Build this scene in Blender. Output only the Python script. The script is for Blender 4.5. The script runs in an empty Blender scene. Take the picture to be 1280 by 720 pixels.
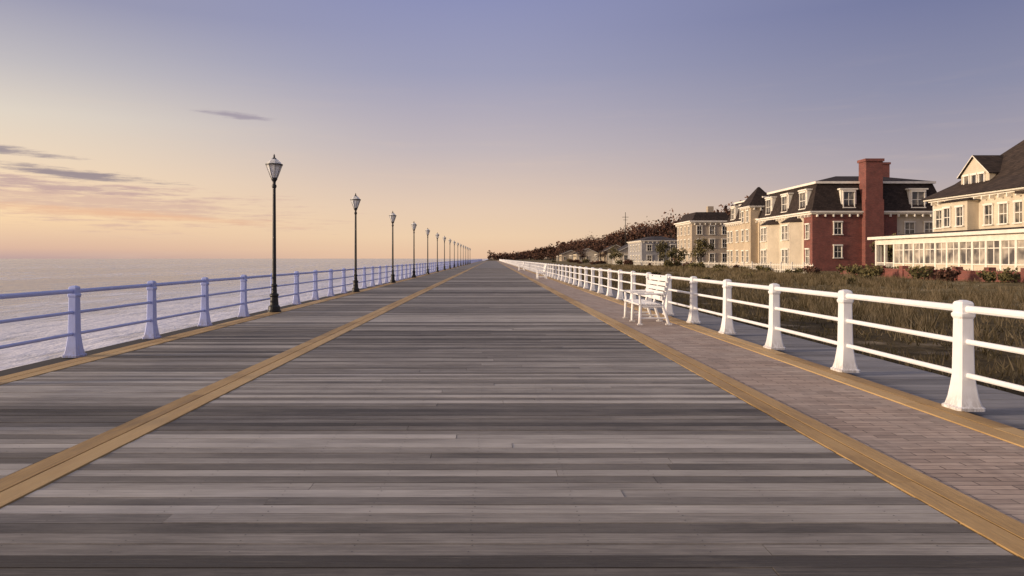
import bpy, math, random
from mathutils import Vector, noise as mn
random.seed(7)
sc = bpy.context.scene
sc.view_settings.view_transform='Standard'; sc.view_settings.look='None'; sc.view_settings.exposure=0

def lin(c):
    c/=255.0
    return c/12.92 if c<=0.04045 else ((c+0.055)/1.055)**2.4
def S(r,g,b): return (lin(r),lin(g),lin(b),1.0)

# ---------------------------------------------------------------- node helpers
class NT:
    def __init__(s,nt): s.nt=nt; s.n=nt.nodes; s.l=nt.links
    def new(s,t,**k):
        n=s.n.new(t)
        for a,b in k.items(): setattr(n,a,b)
        return n
    def put(s,sock,v):
        if isinstance(v,bpy.types.NodeSocket): s.l.new(v,sock)
        elif v is not None: sock.default_value=v
    def math(s,op,a,b=None,c=None,clamp=False):
        n=s.new('ShaderNodeMath',operation=op); n.use_clamp=clamp
        s.put(n.inputs[0],a)
        if b is not None: s.put(n.inputs[1],b)
        if c is not None: s.put(n.inputs[2],c)
        return n.outputs[0]
    def mix(s,f,a,b,mode='MIX'):
        n=s.new('ShaderNodeMix',data_type='RGBA',blend_type=mode)
        s.put(n.inputs[0],f); s.put(n.inputs[6],a); s.put(n.inputs[7],b)
        return n.outputs[2]
    def ss(s,v,a,b,o0=0.0,o1=1.0):
        n=s.new('ShaderNodeMapRange',interpolation_type='SMOOTHSTEP')
        s.put(n.inputs[0],v); n.inputs[1].default_value=a; n.inputs[2].default_value=b
        n.inputs[3].default_value=o0; n.inputs[4].default_value=o1
        return n.outputs[0]
    def ramp(s,v,stops):
        n=s.new('ShaderNodeValToRGB'); cr=n.color_ramp
        while len(cr.elements)<len(stops): cr.elements.new(0.5)
        for e,(p,c) in zip(cr.elements,stops): e.position=p; e.color=c
        s.put(n.inputs[0],v); return n.outputs[0]
    def noise(s,vec,scale=5,detail=4,rough=.55):
        n=s.new('ShaderNodeTexNoise'); s.put(n.inputs['Vector'],vec)
        n.inputs['Scale'].default_value=scale; n.inputs['Detail'].default_value=detail; n.inputs['Roughness'].default_value=rough
        return n.outputs[0]
    def mapping(s,vec,scale=(1,1,1),loc=(0,0,0)):
        n=s.new('ShaderNodeMapping'); s.put(n.inputs[0],vec); n.inputs['Scale'].default_value=scale; n.inputs['Location'].default_value=loc
        return n.outputs[0]
    def comb(s,x,y,z):
        n=s.new('ShaderNodeCombineXYZ'); s.put(n.inputs[0],x); s.put(n.inputs[1],y); s.put(n.inputs[2],z); return n.outputs[0]
    def sep(s,v):
        n=s.new('ShaderNodeSeparateXYZ'); s.put(n.inputs[0],v); return n.outputs
    def bump(s,h,strength=.3,dist=.01):
        n=s.new('ShaderNodeBump'); s.put(n.inputs['Height'],h); n.inputs['Strength'].default_value=strength; n.inputs['Distance'].default_value=dist
        return n.outputs[0]

def mat(name):
    m=bpy.data.materials.new(name); m.use_nodes=True
    t=NT(m.node_tree); b=t.n['Principled BSDF']
    return m,t,b
def objco(t): return t.new('ShaderNodeTexCoord').outputs['Object']

def m_simple(name,col,rough=.6,var=.15,scale=3,metal=0,bump=0):
    m,t,b=mat(name); v=objco(t)
    n=t.noise(v,scale,5,.6)
    lo=tuple(c*(1-var) for c in col[:3])+(1,); hi=tuple(min(1,c*(1+var)) for c in col[:3])+(1,)
    t.put(b.inputs['Base Color'],t.ramp(n,[(.3,lo),(.7,hi)]))
    b.inputs['Roughness'].default_value=rough; b.inputs['Metallic'].default_value=metal
    if bump: t.put(b.inputs['Normal'],t.bump(t.noise(v,scale*8,4),bump,.01))
    return m

# planks
def m_plank(name,c_dark,c_mid,c_light,axis='x'):
    m,t,b=mat(name)
    a=t.new('ShaderNodeAttribute',attribute_name='Col').outputs['Color']
    sa=t.new('ShaderNodeSeparateColor'); t.put(sa.inputs[0],a)
    val,rnd=sa.outputs[0],sa.outputs[1]
    x,y,z=t.sep(objco(t))
    if axis=='y': x,y=y,x
    off=t.math('MULTIPLY',rnd,37.0)
    v=t.comb(t.math('MULTIPLY_ADD',x,.8,off),t.math('MULTIPLY',y,34.0),off)
    grain=t.noise(v,1.6,6,.70)
    v3=t.comb(t.math('MULTIPLY_ADD',x,4.0,off),t.math('MULTIPLY',y,120.0),off)
    fine=t.noise(v3,1.6,4,.65)
    v2=t.comb(t.math('MULTIPLY_ADD',x,.7,off),t.math('MULTIPLY',y,2.2),off)
    blot=t.noise(v2,1.3,5,.65)
    f=t.math('ADD',t.math('MULTIPLY',val,.85),t.math('MULTIPLY',grain,.85))
    f=t.math('ADD',f,t.math('MULTIPLY',fine,.45))
    f=t.math('ADD',f,t.math('MULTIPLY',blot,.8)); f=t.math('SUBTRACT',f,1.02)
    c=t.ramp(f,[(0.0,c_dark),(.42,c_mid),(1.0,c_light)])
    wear=t.noise(t.comb(x,y,0.0),.35,4,.6)
    c=t.mix(t.ss(wear,.35,.7,0,.22),c,tuple(q*.62 for q in c_mid[:3])+(1,))
    t.put(b.inputs['Base Color'],c)
    t.put(b.inputs['Roughness'],t.ss(grain,.3,.7,.55,.85))
    b.inputs['Specular IOR Level'].default_value=.3
    t.put(b.inputs['Normal'],t.bump(t.math('ADD',grain,t.math('MULTIPLY',fine,.5)),.8,.008))
    return m
WOOD=m_plank('weathered_planks',(.055,.047,.041,1),(.20,.178,.156,1),(.53,.485,.435,1))
YEL =m_plank('yellow_painted_boards',(.18,.11,.045,1),(.44,.285,.125,1),(.60,.43,.22,1),'y')
def m_paver():
    m,t,b=mat('walkway_pavers'); x,y,z=t.sep(objco(t))
    br=t.new('ShaderNodeTexBrick'); t.put(br.inputs['Vector'],t.comb(x,y,0.0))
    br.inputs['Scale'].default_value=1; br.inputs['Brick Width'].default_value=.405; br.inputs['Row Height'].default_value=.09
    br.inputs['Mortar Size'].default_value=.006; br.inputs['Mortar Smooth'].default_value=.3; br.inputs['Bias'].default_value=0
    br.inputs['Color1'].default_value=(.58,.44,.35,1); br.inputs['Color2'].default_value=(.34,.255,.205,1); br.inputs['Mortar'].default_value=(.13,.10,.085,1)
    n=t.noise(t.comb(x,y,0.0),1.3,5,.65)
    c=t.mix(t.ss(n,.35,.68,0,.45),br.outputs[0],(.56,.47,.40,1))
    n2=t.noise(t.comb(t.math('MULTIPLY',x,.35),t.math('MULTIPLY',y,2.2),0.0),14,5,.65)
    c=t.mix(.6,c,t.ramp(n2,[(.3,(.4,.4,.4,1)),(.7,(1,1,1,1))]),'MULTIPLY')
    n4=t.noise(t.comb(x,t.math('MULTIPLY',y,.12),0.0),5,4,.6)
    c=t.mix(t.ss(n4,.5,.7,0,.3),c,(.18,.14,.12,1))
    t.put(b.inputs['Base Color'],c); b.inputs['Roughness'].default_value=.8; b.inputs['Specular IOR Level'].default_value=.25
    h=t.math('SUBTRACT',t.math('MULTIPLY',n2,.3),br.outputs['Fac'])
    t.put(b.inputs['Normal'],t.bump(h,.6,.006)); return m
PAVER=m_paver()
NAIL=m_simple('nail_heads',(.03,.028,.028),.5,.1)
DARK=m_simple('dark_timber',(.035,.03,.027),.9,.2)
def m_paint(name,col,rust=.0):
    m,t,b=mat(name); v=objco(t)
    n=t.noise(v,2.2,6,.65); n2=t.noise(t.mapping(v,(6,6,1.2)),4,5,.7)
    c=t.ramp(n,[(.3,tuple(q*.86 for q in col[:3])+(1,)),(.65,col)])
    c=t.mix(t.ss(n2,.60,.78,0,.45),c,(.36,.30,.24,1))
    zz=t.sep(v)[2]
    c=t.mix(t.math('MULTIPLY',t.ss(zz,.0,.22,.55,0),t.ss(n2,.35,.6)),c,(.25,.20,.16,1))
    t.put(b.inputs['Base Color'],c); b.inputs['Roughness'].default_value=.5
    t.put(b.inputs['Normal'],t.bump(n2,.25,.004)); return m
WHITE=m_paint('white_fence_paint',(.84,.84,.86,1))
SHADEW=m_paint('white_fence_paint_blue_shade',(.41,.47,.80,1))  # white paint of the left fence, blue shade of its sunless side tinted in
BENCHW=m_paint('white_bench_paint',(.85,.84,.84,1))
SEAWALL=m_simple('seawall_concrete',(.25,.23,.22),.9,.25,.7,bump=.3)

# ---------------------------------------------------------------- mesh builder
class M:
    def __init__(s): s.v=[];s.f=[];s.m=[];s.c=[]
    def face(s,pts,mat=0,col=(.5,.5)):
        i=len(s.v); s.v+= [tuple(p) for p in pts]; s.f.append(tuple(range(i,i+len(pts)))); s.m.append(mat); s.c.append(col)
    def box(s,x0,x1,y0,y1,z0,z1,mat=0,col=(.5,.5),bottom=True):
        i=len(s.v)
        s.v+=[(x0,y0,z0),(x1,y0,z0),(x1,y1,z0),(x0,y1,z0),(x0,y0,z1),(x1,y0,z1),(x1,y1,z1),(x0,y1,z1)]
        fs=[(4,5,6,7),(0,1,5,4),(1,2,6,5),(2,3,7,6),(3,0,4,7)]
        if bottom: fs.append((3,2,1,0))
        for f in fs: s.f.append(tuple(i+k for k in f)); s.m.append(mat); s.c.append(col)
    def loops(s,loops,mat=0,cap0=True,cap1=True,col=(.5,.5)):
        i=len(s.v); n=len(loops[0])
        for L in loops: s.v+=[tuple(p) for p in L]
        for k in range(len(loops)-1):
            for j in range(n):
                a=i+k*n+j; b=i+k*n+(j+1)%n
                s.f.append((a,b,b+n,a+n)); s.m.append(mat); s.c.append(col)
        if cap0: s.f.append(tuple(i+j for j in reversed(range(n)))); s.m.append(mat); s.c.append(col)
        if cap1: s.f.append(tuple(i+(len(loops)-1)*n+j for j in range(n))); s.m.append(mat); s.c.append(col)
    def lathe(s,cx,cy,prof,n=16,mat=0,rot=0.0):
        L=[[(cx+r*math.cos(rot+2*math.pi*j/n),cy+r*math.sin(rot+2*math.pi*j/n),z) for j in range(n)] for z,r in prof]
        s.loops(L,mat)
    def sq(s,cx,cy,prof,mat=0,ch=.22,asp=1.0):
        L=[]
        for z,h in prof:
            c=h*ch; hx=h; hy=h*asp
            L.append([(cx+a,cy+b,z) for a,b in [(-hx+c,-hy),(hx-c,-hy),(hx,-hy+c),(hx,hy-c),(hx-c,hy),(-hx+c,hy),(-hx,hy-c),(-hx,-hy+c)]])
        s.loops(L,mat)
    def tube(s,p0,p1,rx,rz=None,n=8,mat=0):
        rz=rz or rx; p0=Vector(p0);p1=Vector(p1); d=(p1-p0).normalized()
        up=Vector((0,0,1)) if abs(d.z)<.9 else Vector((1,0,0))
        a=d.cross(up).normalized(); b=a.cross(d).normalized()
        L=[[p+a*rx*math.cos(2*math.pi*(j+.5)/n)+b*rz*math.sin(2*math.pi*(j+.5)/n) for j in range(n)] for p in (p0,p1)]
        s.loops(L,mat)
    def obj(s,name,mats,parent=None,smooth=False,colattr=False):
        me=bpy.data.meshes.new(name); me.from_pydata(s.v,[],s.f)
        for m in mats: me.materials.append(m)
        me.polygons.foreach_set('material_index',s.m)
        if smooth: me.polygons.foreach_set('use_smooth',[True]*len(s.f))
        if colattr:
            at=me.color_attributes.new('Col','FLOAT_COLOR','CORNER'); d=[]
            for f,c in zip(s.f,s.c): d+= [c[0],c[1],0,1]*len(f)
            at.data.foreach_set('color',d)
        me.update()
        o=bpy.data.objects.new(name,me); sc.collection.objects.link(o)
        if parent: o.parent=parent
        return o
def empty(name,loc=(0,0,0)):
    e=bpy.data.objects.new(name,None); sc.collection.objects.link(e); e.location=(0,0,0); return e

# ---------------------------------------------------------------- boardwalk
bw=empty('boardwalk')
P=M(); NL=M()
PW=.138; GAP=.009; y=-4.0; k=0
zones=[(-5.82,-3.345),(-2.945,2.645)]
while y<110:
    base=.5+.55*mn.noise(Vector((y*.8,3.1,0)))+.35*mn.noise(Vector((y*.3,9.1,0)))
    for zi,(a,b) in enumerate(zones):
        if zi==0: cuts=[a,b]
        else:
            cuts=[a,b] if random.random()<.35 else [a,random.uniform(a+1,b-1),b]
        v0=random.uniform(-.32,.32)
        for c0,c1 in zip(cuts[:-1],cuts[1:]):
            v=min(1,max(0,base+v0+random.uniform(-.16,.16))); r=random.random()
            dz=random.uniform(-.003,.003)
            yy0=y+random.uniform(-.0015,.0015)
            P.box(c0+.002,c1-.002,yy0,yy0+PW,-.04,dz,0,(v,r),bottom=False)
    if 1.5<y<18:
        xx=-5.6
        while xx<2.6:
            if not(-3.4<xx<-2.9):
                for yy in (.03,.108):
                    jx=xx+random.uniform(-.01,.01); r=.0050
                    NL.face([(jx+r*math.cos(q*math.pi/3),y+yy+r*math.sin(q*math.pi/3),.0036) for q in range(6)])
            xx+=.61
    y+=PW+GAP; k+=1
yy=y
while yy<470:
    for a,b in zones:
        P.box(a,b,yy,yy+.6,-.04,0,0,(.48+.3*mn.noise(Vector((yy*.8,2,0)))+random.uniform(-.1,.1),random.random()),bottom=False)
    yy+=.6
P.obj('cross_planks',[WOOD],bw,colattr=True)
NL.obj('nail_heads',[NAIL],bw)
Yb=M()
def longboards(x0,x1,n):
    w=(x1-x0)/n
    for i in range(n):
        y=-4-random.random()*2
        while y<470:
            L=random.choice([3.66,4.27,4.88]) if y<120 else 20
            Yb.box(x0+i*w+.008,x0+(i+1)*w-.008,y,y+L-.005,-.04,.006+random.uniform(-.001,.001),0,(random.uniform(.30,.8),random.random()),bottom=False)
            y+=L
longboards(-3.34,-2.95,2); longboards(2.65,3.0,2); longboards(-6.22,-5.83,2); longboards(4.22,4.62,2)
Yb.obj('yellow_stringer_boards',[YEL],bw,colattr=True)
pv=M(); pv.box(3.005,4.215,-5,470,-.05,-.004); pv.obj('paver_walkway',[PAVER],bw)
ub=M(); ub.box(-6.2,4.6,-5,470,-.4,-.055)
ub.box(-6.62,-6.2,-5,470,-.42,-.012)
for i in range(60): ub.lathe(-6.5,-4+i*3,[(-4,.16),(-.43,.16)],10)
ub.obj('deck_substructure',[DARK],bw)
# ---------------------------------------------------------------- railings
def railing(x,y0,sp,ys,material,name,k=1.0):
    r=M(); prof=[(0,.150),(.03,.152),(.045,.130),(.12,.110),(.24,.092),(.34,.080),(.90,.070),(.925,.084),(.95,.086),(.965,.074),(1.05,.074),(1.07,.062),(1.085,.025)]
    prof=[(z,h*k) for z,h in prof]
    y=y0-math.ceil((y0-ys)/sp)*sp; first=y
    while y<462:
        r.sq(x,y,prof); y+=sp
    last=y-sp
    for z,rx,rz in ((1.0,.030,.038),(.675,.024,.028),(.345,.024,.028)):
        yy=first
        while yy<last-.1:
            r.tube((x,yy+.05,z+random.uniform(-.003,.003)),(x,yy+sp-.05,z+random.uniform(-.003,.003)),rx*k,rz*k,10); yy+=sp
    o=r.obj(name,[material],smooth=False); 
    return o
railing(4.70,7.18,2.40,-2,WHITE,'railing',.96)
railing(-6.38,11.0,2.50,-2,SHADEW,'railing',.88)
# ---------------------------------------------------------------- street lamps
IRON=m_simple('black_cast_iron',(.018,.018,.02),.45,.3,6,metal=.3,bump=.2)
def m_glass():
    m,t,b=mat('lantern_glass'); v=objco(t)
    t.put(b.inputs['Base Color'],t.ramp(t.noise(v,6,3),[(.3,(.75,.74,.72,1)),(.7,(.9,.9,.88,1))]))
    b.inputs['Roughness'].default_value=.15; b.inputs['Transmission Weight'].default_value=.35; b.inputs['IOR'].default_value=1.2
    return m
LGL=m_glass()
def lamp(x,y):
    e=empty('street_lamp')
    p=M()
    p.lathe(x,y,[(0,.19),(.05,.19),(.06,.165),(.16,.16),(.20,.12),(.42,.105),(.46,.125),(.50,.125),(.53,.08),(.70,.068),(.73,.085),(.76,.085),(.79,.058),(3.45,.042),(3.5,.065),(3.54,.065),(3.57,.042),(3.64,.045),(3.70,.085),(3.75,.09)],16)
    p.obj('post',[IRON],e,smooth=False)
    g=M(); g.lathe(x,y,[(3.752,.085),(3.92,.15),(4.06,.205),(4.10,.21)],8,0,math.pi/8)
    g.lathe(x,y,[(4.135,.205),(4.20,.165),(4.25,.11),(4.28,.06)],8,0,math.pi/8); g.obj('lantern_glass',[LGL],e)
    f=M()
    for j in range(8):
        a=math.pi/8+j*math.pi/4
        f.tube((x+.09*math.cos(a),y+.09*math.sin(a),3.75),(x+.218*math.cos(a),y+.218*math.sin(a),4.10),.008,.008,5)
    f.lathe(x,y,[(4.10,.235),(4.132,.235)],16)
    f.lathe(x,y,[(4.27,.075),(4.30,.05),(4.32,.022),(4.36,.026),(4.42,.003)],12)
    f.obj('lantern_cap',[IRON],e)
for i in range(16): lamp(-6.08,20.1+i*12.0)
# ---------------------------------------------------------------- benches
def bench(x0,x1,y0,L,name='park_bench'):
    e=empty(name); s=M(); s2=M(); fr=M()
    d=x1-x0-.14
    for i in range(5): s.box(x0+i*d/5,x0+i*d/5+d/5-.02,y0,y0+L,.445,.475)
    s.obj('seat',[BENCHW],e)
    for i in range(5):
        z=.56+i*.105; xx=x1-.13+i*.028
        s2.box(xx,xx+.028,y0,y0+L,z,z+.085)
    s2.obj('backrest',[BENCHW],e)
    for j,q in enumerate((y0+.04,y0+L/2,y0+L-.04)):
        f=M()
        f.tube((x0+.03,q,0),(x0+.05,q,.44),.035,.035,8)
        f.tube((x1+.04,q,0),(x1-.10,q,.44),.035,.035,8)
        f.tube((x0+.02,q,.415),(x1-.09,q,.415),.03,.028,8)
        f.tube((x1-.10,q,.42),(x1+.05,q,1.09),.03,.03,8)
        f.tube((x0+.05,q,.44),(x0+.03,q,.68),.025,.025,8)
        f.tube((x0-.02,q,.69),(x1-.03,q,.70),.04,.02,8)
        f.tube((x0+.05,q,.15),(x1-.03,q,.15),.02,.02,8)
        f.box(x0-.02,x0+.1,q-.05,q+.05,0,.03); f.box(x1-.03,x1+.1,q-.05,q+.05,0,.03)
        f.obj('leg_frame_%d'%(j+1),[BENCHW],e)
bench(3.3,3.95,16.2,1.85)
bench(3.3,3.95,52,1.85); bench(3.3,3.95,88,1.85)

# ---------------------------------------------------------------- terrain
def m_ground():
    m,t,b=mat('dune_grass_ground'); v=objco(t); x,y,z=t.sep(v)
    n=t.noise(v,.35,6,.65); n2=t.noise(t.mapping(v,(1,.5,1)),2.5,6,.7); n3=t.noise(v,14,4,.7)
    c=t.ramp(n2,[(.25,(.035,.026,.015,1)),(.45,(.075,.056,.028,1)),(.6,(.12,.088,.045,1)),(.8,(.22,.165,.095,1))])
    far=t.ss(x,8,22,0,1)
    c=t.mix(t.math('MULTIPLY',far,t.ss(n,.4,.6,.35,.9)),c,(.27,.215,.11,1))
    c=t.mix(t.ss(n,.55,.68,0,.7),c,(.42,.34,.24,1))
    c=t.mix(.5,c,t.ramp(n3,[(.3,(.3,.3,.3,1)),(.7,(1,1,1,1))]),'MULTIPLY')
    t.put(b.inputs['Base Color'],c); b.inputs['Roughness'].default_value=.95; b.inputs['Specular IOR Level'].default_value=.1
    t.put(b.inputs['Normal'],t.bump(t.math('ADD',n2,n3),.8,.08)); return m
GRD=m_ground()
def tz(x,y):
    if x<5.95: return -.45
    a=min(1,max(0,(x-6)/24))
    hum=.22*mn.noise(Vector((x*.10,y*.07,2)))*math.sin(math.pi*a) if y<300 else 0
    return -.16+.22*a+hum+(.10*mn.noise(Vector((x*.18,y*.15,0)))+.06*mn.noise(Vector((x*.6,y*.5,4))))*min(1,(x-6)/3 if x<9 else 1)*(1 if x<200 else 0)
xs=[-6.6,5.9,5.96]+[6.6+i*.8 for i in range(44)]+[45,50,60,80,120,200,400,900,2500,7000]
ys=[-60,-30,-12]+[-4+i*1.0 for i in range(110)]+[110,120,135,150,180,220,300,400,600,1000,2000,5000,9000]
g=M(); nx=len(xs)
g.v=[(X,Y,tz(X,Y)) for Y in ys for X in xs]
for j in range(len(ys)-1):
    for i in range(nx-1):
        a=j*nx+i; g.f.append((a,a+1,a+1+nx,a+nx)); g.m.append(0); g.c.append((0,0))
g.obj('ground',[GRD],smooth=True)
w=M(); w.box(-6.75,-6.6,-60,9000,-5,-.44); w.obj('seawall',[SEAWALL])
pa=M()
yq=-6; wq=.19
while yq<300:
    if yq>60: wq=1.2
    pa.box(4.63,5.95,yq,yq+wq-.01,-.5,-.045+random.uniform(-.002,.002),0,(random.uniform(.3,.7),random.random())); yq+=wq
pa.obj('pavement',[m_plank('grey_path_boards',(.08,.076,.075,1),(.22,.21,.21,1),(.40,.38,.375,1))],colattr=True)
# grass tufts
def m_leaf(name,c0,c1,c2,tr=.0):
    m,t,b=mat(name)
    a=t.new('ShaderNodeAttribute',attribute_name='Col').outputs['Color']
    sa=t.new('ShaderNodeSeparateColor'); t.put(sa.inputs[0],a)
    t.put(b.inputs['Base Color'],t.ramp(sa.outputs[0],[(0,c0),(.5,c1),(1,c2)]))
    b.inputs['Roughness'].default_value=.8; b.inputs['Specular IOR Level'].default_value=.2; return m
GR=m_leaf('grass_blades',(.055,.046,.022,1),(.17,.13,.062,1),(.42,.32,.18,1))
gr=M()
for i in range(16000):
    X=6.05+(random.random()**1.5)*28; Y=2+(random.random()**1.2)*85
    dens=mn.noise(Vector((X*.35,Y*.3,1)))
    if dens<-.25 and random.random()<.8: continue
    z=tz(X,Y); hh=random.uniform(.06,.2)*(1+max(0,dens))
    for q in range(4):
        a=random.random()*6.28; r=random.uniform(0,.12); bx=X+r*math.cos(a); by=Y+r*math.sin(a)
        l=random.uniform(.02,.14); a2=random.random()*6.28; w=random.uniform(.008,.018)
        gr.face([(bx-w,by,z-.01),(bx+w,by,z-.01),(bx+l*math.cos(a2),by+l*math.sin(a2),z+hh*random.uniform(.7,1.2))],0,(min(1,max(0,.30+X*.012+dens*.6+random.uniform(-.3,.3))),0))
cnt=0
while cnt<2600:
    X=9+random.random()*22; Y=10+(random.random()**1.1)*120
    dn=mn.noise(Vector((X*.16,Y*.10,7)))
    if dn<random.uniform(-.1,.35): continue
    cnt+=1; z=tz(X,Y); hh=random.uniform(.25,.55); tone=random.uniform(.4,1.0)
    for q in range(11):
        a=random.random()*6.28; r=random.uniform(0,.16); bx=X+r*math.cos(a); by=Y+r*math.sin(a)
        l=random.uniform(.05,.30); a2=a+random.uniform(-.8,.8); w=random.uniform(.008,.018)*(1+Y/60)
        gr.face([(bx-w,by,z-.03),(bx+w,by,z-.03),(bx+l*math.cos(a2),by+l*math.sin(a2),z+hh*random.uniform(.6,1.1))],0,(min(1,max(0,tone+random.uniform(-.25,.2))),0))
gr.obj('dune_grass',[GR],colattr=True)

# ---------------------------------------------------------------- sea
def m_sea():
    m,t,b=mat('sea_water'); v=objco(t)
    w1=t.noise(t.mapping(v,(.30,.10,1)),1,6,.65)
    w2=t.noise(t.mapping(v,(1.6,.7,1)),1,5,.65)
    w3=t.noise(t.mapping(v,(.035,.010,1)),1,5,.6)
    h=t.math('ADD',t.math('MULTIPLY',w1,1.4),t.math('MULTIPLY',w2,.5))
    t.put(b.inputs['Normal'],t.bump(h,.7,.5))
    c=t.ramp(w3,[(.35,(.15,.16,.19,1)),(.65,(.32,.305,.32,1))])
    x=t.sep(v)[0]
    near=t.ss(x,-60,-14,0,1)
    fm=t.math('ADD',t.math('MULTIPLY',w1,.6),t.math('MULTIPLY',w2,.4))
    foam=t.math('MULTIPLY',t.ss(fm,.49,.60),t.ss(w3,.36,.60,.2,.9))
    foam=t.math('MAXIMUM',foam,t.math('MULTIPLY',near,t.ss(fm,.38,.54,.3,.95)))
    c=t.mix(foam,c,(.84,.80,.83,1))
    t.put(b.inputs['Base Color'],c)
    t.put(b.inputs['Roughness'],t.math('MULTIPLY_ADD',foam,.35,.14)); b.inputs['IOR'].default_value=1.33
    b.inputs['Specular IOR Level'].default_value=.8
    return m
s=M(); s.face([(-9000,-600,-2.6),(-6.7,-600,-2.6),(-6.7,14000,-2.6),(-9000,14000,-2.6)]); s.obj('sea',[m_sea()])

# ---------------------------------------------------------------- buildings
def m_brick(name,c1,c2,mo):
    m,t,b=mat(name); x,y,z=t.sep(objco(t)); v=t.comb(t.math('ADD',x,y),z,0.0)
    br=t.new('ShaderNodeTexBrick'); t.put(br.inputs['Vector'],v); br.inputs['Scale'].default_value=1
    br.inputs['Brick Width'].default_value=.22; br.inputs['Row Height'].default_value=.075; br.inputs['Mortar Size'].default_value=.008
    br.inputs['Color1'].default_value=c1; br.inputs['Color2'].default_value=c2; br.inputs['Mortar'].default_value=mo
    n=t.noise(v,.9,5,.65)
    c=t.mix(.7,br.outputs[0],t.ramp(n,[(.3,(.4,.42,.45,1)),(.7,(1,1,1,1))]),'MULTIPLY')
    t.put(b.inputs['Base Color'],c); b.inputs['Roughness'].default_value=.85; return m
def m_siding(name,col,rh=.16,var=.28):
    m,t,b=mat(name); v=objco(t); x,y,z=t.sep(v)
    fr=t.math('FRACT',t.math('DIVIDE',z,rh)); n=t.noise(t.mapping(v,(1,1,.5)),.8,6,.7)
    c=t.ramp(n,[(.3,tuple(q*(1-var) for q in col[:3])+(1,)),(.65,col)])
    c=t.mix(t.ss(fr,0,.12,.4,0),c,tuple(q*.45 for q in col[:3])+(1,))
    t.put(b.inputs['Base Color'],c); b.inputs['Roughness'].default_value=.7
    t.put(b.inputs['Normal'],t.bump(fr,.5,.02)); return m
def m_shingle(name,col):
    m,t,b=mat(name); x,y,z=t.sep(objco(t)); v=t.comb(t.math('ADD',x,y),z,0.0)
    br=t.new('ShaderNodeTexBrick'); t.put(br.inputs['Vector'],v); br.inputs['Scale'].default_value=1
    br.inputs['Brick Width'].default_value=.3; br.inputs['Row Height'].default_value=.16; br.inputs['Mortar Size'].default_value=.012
    br.inputs['Color1'].default_value=col; br.inputs['Color2'].default_value=tuple(q*.55 for q in col[:3])+(1,); br.inputs['Mortar'].default_value=tuple(q*.3 for q in col[:3])+(1,)
    n=t.noise(v,.7,5,.6)
    t.put(b.inputs['Base Color'],t.mix(.6,br.outputs[0],t.ramp(n,[(.3,(.5,.5,.5,1)),(.7,(1.2,1.1,1,1))]),'MULTIPLY')); b.inputs['Roughness'].default_value=.85; b.inputs['Specular IOR Level'].default_value=.2; return m
BRICK=m_brick('red_brick',(.30,.078,.058,1),(.19,.054,.042,1),(.22,.14,.12,1))
CREAM=m_siding('cream_clapboard',(.57,.46,.33,1)); CREAM2=m_siding('pale_cream_clapboard',(.68,.59,.46,1))
TAN=m_siding('tan_stucco',(.50,.41,.31,1),.5); GREYW=m_siding('grey_clapboard',(.36,.35,.36,1))
SH=m_shingle('dark_slate_shingles',(.058,.043,.038,1)); SH2=m_shingle('brown_shingles',(.075,.055,.045,1)); SHG=m_shingle('grey_shingles',(.10,.09,.09,1))
TRIM=m_simple('cream_trim',(.80,.75,.66),.55,.12,2)
def m_win(name,c0,c1,c2):
    m,t,b=mat(name); v=objco(t)
    n=t.noise(v,.9,2)
    t.put(b.inputs['Base Color'],t.ramp(n,[(.38,c0),(.5,c1),(.62,c2)])); b.inputs['Roughness'].default_value=.08
    b.inputs['Specular IOR Level'].default_value=.8; return m
WG=m_win('window_glass',(.02,.023,.03,1),(.05,.048,.045,1),(.22,.19,.15,1))
WGP=m_win('curtained_glass',(.08,.075,.07,1),(.26,.235,.20,1),(.50,.44,.36,1))
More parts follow.
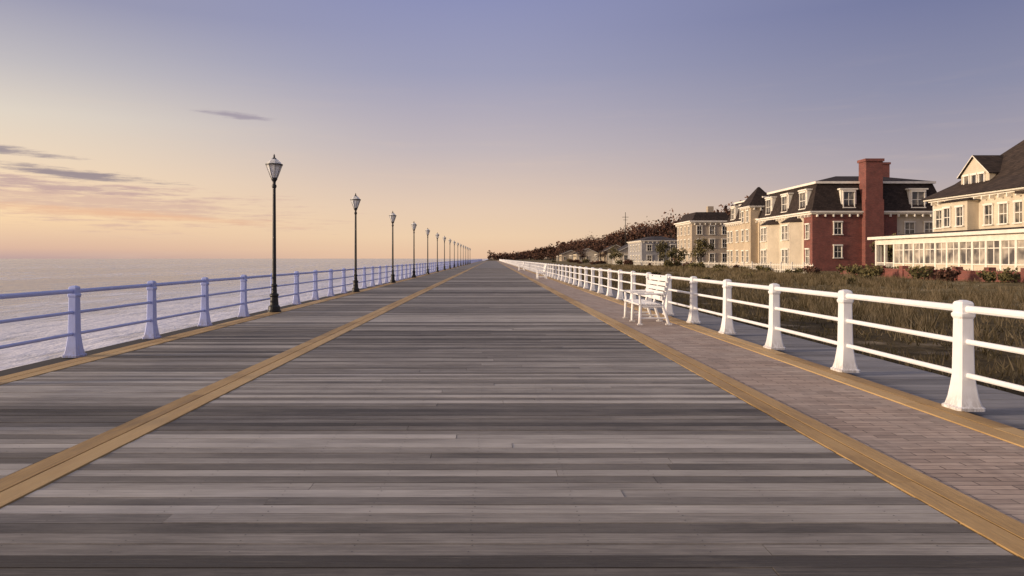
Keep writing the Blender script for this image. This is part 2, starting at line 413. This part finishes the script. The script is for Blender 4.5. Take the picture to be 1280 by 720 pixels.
class House:
    def __init__(s,name,wallm,roofm,trimm=TRIM):
        s.e=empty(name); s.w=M(); s.r=M(); s.t=M(); s.g=M(); s.mats=(wallm,roofm,trimm)
    def win(s,side,plane,a,z,w=1.0,h=1.5,mull=True,sill=True):
        def B(m,a0,a1,z0,z1,d0,d1):
            if side=='L': m.box(plane-d1,plane-d0,a0,a1,z0,z1)
            elif side=='F': m.box(a0,a1,plane-d1,plane-d0,z0,z1)
        f=.10; B(s.g,a-w/2,a+w/2,z,z+h,.004,.02)
        B(s.t,a-w/2-f,a-w/2,z,z+h,.003,.11); B(s.t,a+w/2,a+w/2+f,z,z+h,.003,.11)
        B(s.t,a-w/2-f-.04,a+w/2+f+.04,z+h,z+h+.16,.003,.17)
        B(s.t,a-w/2-f-.05,a+w/2+f+.05,z-.1,z,.003,.2)
        if mull:
            B(s.t,a-w/2,a+w/2,z+h*.5-.03,z+h*.5+.03,.021,.06)
            B(s.t,a-.025,a+.025,z,z+h*.5-.031,.021,.05); B(s.t,a-.025,a+.025,z+h*.5+.031,z+h,.021,.05)
    def frustum(s,m,x0,x1,y0,y1,z0,X0,X1,Y0,Y1,z1,mat=0):
        m.loops([[(x0,y0,z0),(x1,y0,z0),(x1,y1,z0),(x0,y1,z0)],[(X0,Y0,z1),(X1,Y0,z1),(X1,Y1,z1),(X0,Y1,z1)]],mat)
    def cornice(s,x0,x1,y0,y1,z,h=.3,o=.35):
        s.t.box(x0-o*.5,x1+o*.5,y0-o*.5,y1+o*.5,z,z+h*.5); s.t.box(x0-o,x1+o,y0-o,y1+o,z+h*.5+.001,z+h)
        a=y0+.4
        while a<y1-.2: s.t.box(x0-o*.8,x0-.005,a,a+.12,z-.28,z-.002); a+=.9
        a=x0+.4
        while a<x1-.2: s.t.box(a,a+.12,y0-o*.8,y0-.005,z-.28,z-.002); a+=.9
    def gable_dormer_L(s,x,yc,z,w,h,depth,wall=True):
        s.w.box(x,x+depth,yc-w/2,yc+w/2,z,z+h)
        rz=w*.42
        s.w.face([(x,yc-w/2,z+h),(x,yc,z+h+rz),(x,yc+w/2,z+h)])
        o=.22
        for sg in (-1,1):
            p=[(x-o,yc+sg*(w/2+o),z+h-o*.84),(x-o,yc,z+h+rz),(x+depth+1.2,yc,z+h+rz),(x+depth+1.2,yc+sg*(w/2+o),z+h-o*.84)]
            s.r.face(p if sg<0 else p[::-1]); q=[(a,b,c+.09) for a,b,c in p]; s.r.face(q[::-1] if sg<0 else q)
            s.t.face([p[0],p[1],q[1],q[0]])
    def flat_dormer(s,side,plane,a,z,w,h,depth):
        if side=='L':
            s.t.box(plane,plane+depth,a-w/2,a+w/2,z,z+h); s.t.box(plane-.15,plane+depth,a-w/2-.15,a+w/2+.15,z+h+.001,z+h+.16)
        else:
            s.t.box(a-w/2,a+w/2,plane,plane+depth,z,z+h); s.t.box(a-w/2-.15,a+w/2+.15,plane-.15,plane+depth,z+h+.001,z+h+.16)
        s.win(side,plane,a,z+.25,w-.55,h-.5)
    def done(s,gm=None):
        s.w.obj('walls',[s.mats[0]],s.e); s.r.obj('roof',[s.mats[1]],s.e); s.t.obj('trim',[s.mats[2]],s.e); s.g.obj('windows',[gm or WG],s.e)
# --- brick house
h=House('brick_house',BRICK,SH)
x0,x1,y0,y1=35.6,50.4,80,95.6
h.w.box(x0+.25,45.0,y0,y1,-.3,6.4)
h.w.box(x0,x0+.249,y0+.002,y0+2.2,-.3,6.4)
cf=M(); cf.box(x0,x0+.249,y0+2.201,y1,-.3,6.4); cf.box(45.001,x1,y0+.4,y1,-.3,6.4)
for yc in (84.6,91.2):
    cf.loops([[(x0,yc-1.9,z),(x0-1.1,yc-1.1,z),(x0-1.1,yc+1.1,z),(x0,yc+1.9,z)][::-1] for z in (-.3,5.7)])
    h.r.loops([[(x0,yc-2.1,5.71),(x0-1.3,yc-1.25,5.71),(x0-1.3,yc+1.25,5.71),(x0,yc+2.1,5.71)][::-1],[(x0,yc-1.2,6.35),(x0-.4,yc-.7,6.35),(x0-.4,yc+.7,6.35),(x0,yc+1.2,6.35)][::-1]])
    for zz in (.9,3.7):
        h.win('L',x0-1.1,yc-.5,zz,.7,1.6); h.win('L',x0-1.1,yc+.5,zz,.7,1.6)
for yc in (81.1,87.9,94.6):
    for zz in (.9,3.7): h.win('L',x0,yc,zz,.8,1.6)
cf.obj('cream_front',[CREAM2],h.e)
h.cornice(x0,x1,y0,y1,6.401,.35,.4)
h.frustum(h.r,x0-.1,x1+.1,y0-.1,y1+.1,6.76,x0+.9,x1-.9,y0+.9,y1-.9,9.9)
h.t.box(x0+.65,x1-.65,y0+.65,y1-.65,9.901,10.15)
h.frustum(h.r,x0+.8,x1-.8,y0+.8,y1-.8,10.16,x0+5,x1-5,y0+5,y1-5,11.2)
for yc in (82.7,87.8,92.9): h.flat_dormer('L',x0+.15,yc,6.95,2.0,2.3,1.2)
h.flat_dormer('F',y0+.15,39.7,6.95,1.7,2.2,1.2); h.flat_dormer('F',y0+.15,47.4,6.95,1.9,2.2,1.2)
h.win('F',y0,38.4,1.6,.8,1.3); h.win('F',y0,38.4,4.2,.8,1.3); h.win('F',y0+.4,46.6,1.2,1.0,1.5); h.win('F',y0+.4,46.6,4,1.0,1.5); h.win('F',y0+.4,48.8,4,1.0,1.5)
ch=M(); ch.box(41.1,43.15,y0-.75,y0-.003,-.3,8.0); ch.box(41.2,43.05,y0-.7,y0+.9,8.0,12.2); ch.box(41.08,43.17,y0-.82,y0+1.02,12.2,12.5)
ch.box(47.1,48.6,88,89.4,10,13.0); ch.box(47.0,48.7,87.9,89.5,13.0,13.25)
ch.obj('chimneys',[BRICK],h.e)
h.done()
# --- white/cream porch house
h=House('beach_house',CREAM2,SH2)
pg=M()
x0,x1,y0,y1=38,52,44,62
h.w.box(x0,x1,y0,y1,-.3,6.3)
h.cornice(x0,x1,y0,y1,6.301,.25,.55)
A=[(x0-.75,y0-.75,6.56),(x1+.75,y0-.75,6.56),(x1+.75,y1+.75,6.56),(x0-.75,y1+.75,6.56)]
Bq=[(x0+1.1,y0+1.1,7.75),(x1-1.1,y0+1.1,7.75),(x1-1.1,y1-1.1,7.75),(x0+1.1,y1-1.1,7.75)]
C=[(44.8,51.5,13.3),(45.2,51.5,13.3),(45.2,54.8,13.3),(44.8,54.8,13.3)]
h.r.loops([A,Bq,C])
h.gable_dormer_L(38.9,58.0,7.0,3.4,1.3,2.6)
for a in (57.1,58.0,58.9): h.win('L',38.9,a,7.25,.55,.95,False)
h.gable_dormer_L(38.9,49.0,7.0,3.4,1.3,2.6)
for a in (48.1,49,49.9): h.win('L',38.9,a,7.25,.55,.95,False)
h.w.box(37.1,37.999,56.2,59.4,3.5,6.05); h.r.loops([[(36.8,55.9,6.051),(38.4,55.9,6.051),(38.4,59.7,6.051),(36.8,59.7,6.051)],[(37.6,56.6,6.3),(38.4,56.6,6.3),(38.4,59,6.3),(37.6,59,6.3)]])
for a in (57.0,58.6): h.win('L',37.1,a,4.1,.75,1.45)
h.w.box(37.1,37.999,47.0,50.4,3.5,6.05); h.r.box(36.8,38.4,46.7,50.7,6.051,6.25)
for a in (47.9,49.5): h.win('L',37.1,a,4.1,.75,1.45)
for a in (61.1,55.0,53.4,51.8,45.6): h.win('L',x0,a,4.1,.8,1.45)
for a in (40,43,46,49): h.win('F',y0,a,4.1,.9,1.5); h.win('F',y0,a,1,.9,1.6)
for yy in (y0,y1): h.t.box(x0-.03,x0+.15,yy-.12 if yy==y0 else yy-.1,yy+.1 if yy==y0 else yy+.03,3.45,6.0)
px=33.0; py0,py1=42.5,62
h.t.box(px,x0-.01,py0,py1,-.3,.35)
h.t.box(px-.02,px+.16,py0,py1,2.65,3.1)
h.t.box(px+.17,x0-.01,py1-.18,py1+.02,2.65,3.1); h.t.box(px+.17,x0-.01,py0,py0+.18,2.65,3.1)
h.t.box(px-.45,x0-.012,py0-.45,py1+.45,3.101,3.33)
h.r.loops([[(px-.4,py0-.4,3.332),(x0-.01,py0-.4,3.332),(x0-.01,py1+.4,3.332),(px-.4,py1+.4,3.332)],[(px+2.4,py0+1.8,3.62),(x0-.011,py0+1.8,3.62),(x0-.011,py1-1.8,3.62),(px+2.4,py1-1.8,3.62)]])
n=14; st=(py1-py0-.2)/n
for i in range(n+1):
    yy=py0+i*st; h.t.box(px-.01,px+.19,yy,yy+.2,.35,2.65)
    if i<n:
        if i<n-2:
            h.w.box(px+.06,px+.12,yy+.2,yy+st,.351,1.05); h.t.box(px+.0,px+.17,yy+.2,yy+st,1.051,1.13)
            pg.box(px+.08,px+.1,yy+.2,yy+st,1.131,2.649)
            h.t.box(px+.05,px+.13,yy+.2+(st-.2)/2-.04,yy+.2+(st-.2)/2+.04,1.132,2.648); h.t.box(px+.055,px+.125,yy+.2,yy+.2+(st-.2)/2-.041,2.15,2.21); h.t.box(px+.055,px+.125,yy+.2+(st-.2)/2+.041,yy+st,2.15,2.21)
        else:
            h.t.box(px+.06,px+.12,yy+.2,yy+st,1.1,1.17); h.t.box(px+.06,px+.12,yy+.2,yy+st,.5,.55)
            for q in range(8):
                z=yy+.27+q*(st-.3)/7; h.t.box(px+.07,px+.11,z,z+.04,.551,1.099)
for i in range(3): h.t.box(px+.3+i*1.5,px+.5+i*1.5,py1-.19,py1+.01,.35,2.65)
pg.obj('porch_windows',[WGP],h.e)
h.done()
# --- cream house with tower
h=House('cream_house',CREAM,SH)
x0,x1,y0,y1=36.2,48,97.5,111
h.w.box(x0,x1,y0,y1,-.3,6.6); h.cornice(x0,x1,y0,y1,6.601,.3,.4)
h.frustum(h.r,x0-.1,x1+.1,y0-.1,y1+.1,6.91,x0+1,x1-1,y0+1,y1-1,9.8); h.t.box(x0+.8,x1-.8,y0+.8,y1-.8,9.801,10.0)
h.w.box(x0-1.0,x0+2.6,98,101.8,-.3,8.4); h.cornice(x0-1,x0+2.6,98,101.8,8.401,.25,.3); h.frustum(h.r,x0-1.3,x0+2.9,97.7,102.1,8.66,x0+.7,x0+.9,99.8,100,11.4)
for z in (1,3.9,6.5):
    h.win('L',x0-1,99,z,.75,1.5); h.win('L',x0-1,100.8,z,.75,1.5); h.win('F',98,x0+.8,z,.8,1.5)
for yy in (103.5,106,108.5,110): h.win('L',x0,yy,1,.8,1.6); h.win('L',x0,yy,3.9,.8,1.6)
for yy in (104.5,108.3): h.flat_dormer('L',x0+.1,yy,7.1,1.8,2.1,1.2)
h.done()
# --- tan house, flat cornice
h=House('tan_house',TAN,SH)
x0,x1,y0,y1=34.7,41.8,125,135
h.w.box(x0,x1,y0,y1,-.3,7.6); h.cornice(x0,x1,y0,y1,7.601,.45,.5); h.frustum(h.r,x0,x1,y0,y1,8.06,x0+1,x1-1,y0+1,y1-1,9.6)
h.w.box(x0+3.4,x0+4.4,y0+2,y0+3,9.3,10.7)
for z in (.9,3.4,5.7):
    for a in (36,38.2,40.4): h.win('F',y0,a,z,.8,1.4)
    for a in (126.5,129,131.5,133.7): h.win('L',x0,a,z,.8,1.4)
h.done()
# --- grey house
h=House('grey_house',GREYW,SHG)
x0,x1,y0,y1=31.2,39.3,150,165
h.w.box(x0,x1,y0,y1,-.3,5.0); h.cornice(x0,x1,y0,y1,5.001,.25,.3); h.frustum(h.r,x0-.2,x1+.2,y0-.2,y1+.2,5.26,x0+3,x1-3,y0+4,y1-4,6.2)
for z in (.9,3.1):
    for a in (32.8,35.2,37.7): h.win('F',y0,a,z,.9,1.2)
    for a in (152,155,158,161): h.win('L',x0,a,z,.9,1.2)
h.done()
# --- distant houses
cfg=[(33,186,8,9,3.4,CREAM2,SHG),(35,226,8,9,3.6,CREAM,SH2),(34,290,9,12,3.4,CREAM2,SH),(36,372,10,13,3.6,TAN,SH)]
for (hx,hy,hw,hd,hh,wm,rm) in cfg:
    h=House('distant_house',wm,rm); x0,x1,y0,y1=hx,hx+hw,hy,hy+hd
    h.w.box(x0,x1,y0,y1,-.3,hh); yc=(y0+y1)/2; xc=(x0+x1)/2; pk=hh+2.0
    h.w.face([(x0,y0,hh),(x1,y0,hh),(xc,y0,pk)]); h.w.face([(x1,y1,hh),(x0,y1,hh),(xc,y1,pk)])
    for sg,xe in ((-1,x0-.4),(1,x1+.4)):
        p=[(xe,y0-.4,hh-.15),(xc,y0-.4,pk+.05),(xc,y1+.4,pk+.05),(xe,y1+.4,hh-.15)]
        h.r.face(p if sg>0 else p[::-1]); q=[(a,b,c+.15) for a,b,c in p]; h.r.face(q); h.t.face([p[0],p[1],q[1],q[0]])
    for a in (x0+1.6,xc,x1-1.6): h.win('F',y0,a,.9,.9,1.4)
    for q in range(3): h.win('L',x0,y0+2+q*(hd-4)/2,.9,.9,1.4)
    h.t.box(x0-1.8,x0-.01,y0+1,y1-1,2.6,2.8)
    for q in range(4): h.t.box(x0-1.75,x0-1.6,y0+1+q*(hd-2.2)/3,y0+1.15+q*(hd-2.2)/3,-.2,2.6)
    h.done()

gw=M(); gw.box(30.6,30.85,38,63,-.3,.62); gw.box(30.55,30.9,38,63,.621,.72)
for i in range(9): gw.box(30.5,30.95,38+i*3.1,38.45+i*3.1,-.3,.95)
gw.obj('garden_wall',[BRICK])
pf=M(); yq=66
while yq<175:
    if not (118<yq<122):
        pf.box(29.4,29.43,yq,yq+.09,-.1,1.0)
        if int(yq/.45)%6==0: pf.box(29.33,29.45,yq-.02,yq+.10,-.1,1.15)
    yq+=.45
for a,b in ((66,118),(122,175)):
    for z in (.3,.8): pf.box(29.431,29.46,a,b,z,z+.07)
pf.obj('picket_fence',[TRIM])

# ---------------------------------------------------------------- vegetation
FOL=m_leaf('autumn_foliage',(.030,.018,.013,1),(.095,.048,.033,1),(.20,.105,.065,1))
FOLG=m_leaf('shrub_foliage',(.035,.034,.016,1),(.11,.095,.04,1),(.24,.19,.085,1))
BARK=m_simple('bark',(.05,.04,.032),.9,.3)
def leafquad(m,c,s,val):
    n=Vector((random.gauss(0,1),random.gauss(0,1),random.gauss(0,1)+.4)).normalized()
    a=n.orthogonal().normalized(); b=n.cross(a); 
    th=random.random()*6.28; a,b=a*math.cos(th)+b*math.sin(th),b*math.cos(th)-a*math.sin(th)
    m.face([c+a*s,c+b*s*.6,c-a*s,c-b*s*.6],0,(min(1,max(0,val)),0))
def tree_into(leaf,trunk,x,y,H,R,n,ls,z0=-.2,low=.38,nb=9):
    rnd=random
    trunk.loops([[ (x+r*math.cos(q*1.047),y+r*math.sin(q*1.047),z) for q in range(6)] for z,r in ((z0,R*.07),(H*.35,R*.05),(H*.75,R*.02))])
    blobs=[]
    for i in range(nb):
        a=rnd.random()*6.28; rr=R*rnd.uniform(.15,.75); zz=H*rnd.uniform(low,.86)
        rr*=1-.5*max(0,(zz/H-.6))/.4
        c=Vector((x+rr*math.cos(a),y+rr*math.sin(a),zz)); blobs.append((c,R*rnd.uniform(.28,.5),rnd.uniform(-.2,.2)))
        trunk.tube((x,y,H*.3),c,R*.02,R*.02,4)
    for i in range(n):
        c,r,tn=rnd.choice(blobs)
        d=Vector((rnd.gauss(0,1),rnd.gauss(0,1),rnd.gauss(0,.8))).normalized()*r*(rnd.random()**.45)*rnd.uniform(.8,1.2)
        p=c+d
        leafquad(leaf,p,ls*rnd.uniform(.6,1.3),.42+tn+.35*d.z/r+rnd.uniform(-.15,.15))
lf=M(); tk=M()
Y=140.0
while Y<1700:
    for row in range(2):
        X=random.uniform(43,56)+row*14
        if Y<170: X=max(X,48)
        H=(1.5+.240*X*random.uniform(.82,1.06))*(1 if row==0 else .92)
        far=Y>500
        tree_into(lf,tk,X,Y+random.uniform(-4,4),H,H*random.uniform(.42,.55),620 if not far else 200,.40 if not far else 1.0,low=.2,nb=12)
    Y+=6 if Y<300 else (11 if Y<600 else 28)
for i in range(30):
    tree_into(lf,tk,random.uniform(-4,48),random.uniform(500,1000),random.uniform(5,8),random.uniform(3.5,6),150,.8,low=.2)
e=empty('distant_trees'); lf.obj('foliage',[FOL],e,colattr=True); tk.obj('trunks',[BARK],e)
for (X,Y,H,R) in ((40,72.5,4.2,1.8),(34,117,5,2.2),(33,141,5,2.4),(30,176,4.6,2.2),(31,121,3.5,1.8),(53,100,9,4),(46,115,9.5,4),(31,206,5.5,2.4),(33,262,6,3)):
    lf=M(); tk=M(); tree_into(lf,tk,X,Y,H,R,900,.17); e=empty('garden_tree'); lf.obj('foliage',[FOL if (H>8 or Y>200) else FOLG],e,colattr=True); tk.obj('trunk',[BARK],e)
def shrub(x,y,R,H,n=420,ls=.07,m=FOLG):
    s=M(); bl=[(Vector((x+random.uniform(-.6,.6)*R,y+random.uniform(-.6,.6)*R,tz(x,y)+H*random.uniform(.3,.65))),random.uniform(.35,.55)*H) for _ in range(6)]
    for _ in range(9):
        a=random.random()*6.28; s.tube((x,y,tz(x,y)-.05),(x+R*.6*math.cos(a),y+R*.6*math.sin(a),tz(x,y)+H*random.uniform(.6,.95)),.015,.015,4,0)
    for i in range(n):
        c,r=random.choice(bl); d=Vector((random.gauss(0,1)*1.2,random.gauss(0,1)*1.2,random.gauss(0,.8))).normalized()*r*(random.random()**.4)
        p=c+d
        if p.z<tz(x,y): p.z=tz(x,y)+.03
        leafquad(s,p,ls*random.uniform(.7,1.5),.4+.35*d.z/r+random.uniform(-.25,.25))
    s.obj('shrub',[m],colattr=True)
random.seed(21)
for i in range(22):
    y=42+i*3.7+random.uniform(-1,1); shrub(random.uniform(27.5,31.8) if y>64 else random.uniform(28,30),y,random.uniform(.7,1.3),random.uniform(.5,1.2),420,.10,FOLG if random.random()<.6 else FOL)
for i in range(14): shrub(random.uniform(31.3,32.3),43+i*1.4,.7,random.uniform(.5,.9),300,.09)
for i in range(12): shrub(random.uniform(12,26),random.uniform(42,90),random.uniform(.5,1),random.uniform(.25,.55),260,.07)
for i in range(20):
    shrub(random.uniform(24,31),92+i*10+random.uniform(-3,3),random.uniform(.8,1.8),random.uniform(.6,1.5),300,.16,FOLG if random.random()<.5 else FOL)
u=M(); u.lathe(37.8,204,[(-.3,.16),(14.6,.07)],8); u.tube((36.9,204,13.2),(38.7,204,13.2),.06,.06,6); u.tube((37.2,204,12.4),(38.4,204,12.4),.05,.05,6); u.obj('utility_pole',[DARK])

# ---------------------------------------------------------------- world
W=bpy.data.worlds.new('World'); sc.world=W; W.use_nodes=True; t=NT(W.node_tree)
for n in list(t.n): t.n.remove(n)
SUN_AZ=math.radians(260); SUN_EL=math.radians(10)
sd=Vector((math.sin(SUN_AZ)*math.cos(SUN_EL),math.cos(SUN_AZ)*math.cos(SUN_EL),math.sin(SUN_EL)))
d=t.new('ShaderNodeTexCoord').outputs['Generated']
x,y,z=t.sep(d)
az=t.math('ARCTAN2',x,y)
zc=t.math('MAXIMUM',z,0.0)
ZEN=(1,S(178,176,186)); MIDZ=(.6,S(162,161,184))
R1=[(0,S(190,162,160)),(.012,S(222,184,162)),(.05,S(252,217,174)),(.10,S(246,219,187)),(.17,S(226,214,199)),(.225,S(194,189,192)),(.30,S(154,154,178)),MIDZ,ZEN]
R2=[(0,S(234,194,162)),(.03,S(240,208,174)),(.07,S(231,204,181)),(.15,S(196,184,187)),(.25,S(160,160,186)),(.34,S(142,146,185)),MIDZ,ZEN]
R3=[(0,S(224,188,160)),(.04,S(206,183,168)),(.10,S(177,166,172)),(.2,S(141,142,167)),(.3,S(117,122,159)),MIDZ,ZEN]
c=t.mix(t.ss(az,-.66,-.05),t.ramp(zc,R1),t.ramp(zc,R2))
c=t.mix(t.ss(az,-.05,.62),c,t.ramp(zc,R3))
wv=t.comb(t.math('MULTIPLY',az,5.0),t.math('MULTIPLY',z,60.0),0.0)
nz=t.noise(wv,1.0,6,.62); wv2=t.comb(t.math('MULTIPLY',az,16.0),t.math('MULTIPLY',z,190.0),3.0); nz2=t.noise(wv2,1.0,7,.72)
def streak(azc,zcn,ha,hz,tilt,col,op,c,soft=.6,amp=1.6):
    da=t.math('SUBTRACT',az,azc); dz=t.math('SUBTRACT',z,zcn)
    dz=t.math('ADD',dz,t.math('MULTIPLY',da,tilt))
    dz=t.math('ADD',dz,t.math('MULTIPLY',t.math('SUBTRACT',nz,.5),hz*4.0))
    q=t.math('SQRT',t.math('ADD',t.math('POWER',t.math('DIVIDE',da,ha),2.0),t.math('POWER',t.math('DIVIDE',dz,hz),2.0)))
    q=t.math('ADD',q,t.math('MULTIPLY',t.math('SUBTRACT',nz2,.5),amp))
    f=t.ss(q,1-soft,1+soft*.5,op,0)
    return t.mix(f,c,col)
c=streak(-.50,.066,.20,.020,.05,S(206,170,162),.6,c,.9,4.6)
c=streak(-.47,.054,.17,.006,.04,S(240,190,152),.7,c,.9,3)
c=streak(-.56,.086,.13,.007,.05,S(190,160,160),.75,c,.9,4)
c=streak(-.525,.1015,.090,.0065,.06,S(150,136,144),.92,c,.75,3.2)
c=streak(-.60,.124,.058,.0040,.04,S(146,134,144),.88,c,.75,3.2)
c=streak(-.345,.184,.045,.0040,.06,S(156,145,160),.75,c,.85,3.2)
veil=t.math('MULTIPLY',t.ss(nz,.5,.75,0,.16),t.ss(z,.02,.3,1,0))
c=t.mix(veil,c,S(236,208,182))
vm=t.new('ShaderNodeVectorMath',operation='DOT_PRODUCT'); t.put(vm.inputs[0],d); vm.inputs[1].default_value=sd
gl=t.math('POWER',t.math('MAXIMUM',vm.outputs['Value'],0.0),6.0)
c=t.mix(gl,c,(1.5,1.08,.70,1),'ADD')
ns=t.new('ShaderNodeTexSky',sky_type='NISHITA'); ns.sun_disc=False; ns.sun_elevation=SUN_EL; ns.sun_rotation=SUN_AZ
bg1=t.new('ShaderNodeBackground'); t.put(bg1.inputs[0],c); bg1.inputs[1].default_value=.97
bg2=t.new('ShaderNodeBackground'); t.put(bg2.inputs[0],ns.outputs[0]); bg2.inputs[1].default_value=.003
ad=t.new('ShaderNodeAddShader'); t.l.new(bg1.outputs[0],ad.inputs[0]); t.l.new(bg2.outputs[0],ad.inputs[1])
wo=t.new('ShaderNodeOutputWorld'); t.l.new(ad.outputs[0],wo.inputs[0])
# sun
sl=bpy.data.lights.new('sun','SUN'); sl.energy=3.9; sl.angle=math.radians(6); sl.color=(1,.78,.55)
so=bpy.data.objects.new('sun',sl); sc.collection.objects.link(so)
so.rotation_euler=sd.to_track_quat('Z','Y').to_euler()
# camera
cd=bpy.data.cameras.new('camera'); cd.sensor_width=36; cd.lens=900/1280*36; cd.shift_x=25/1280; cd.shift_y=-37/1280; cd.clip_end=30000; cd.clip_start=.05
co=bpy.data.objects.new('camera',cd); sc.collection.objects.link(co); co.location=(0,0,1.5); co.rotation_euler=(math.radians(90),0,0)
sc.camera=co
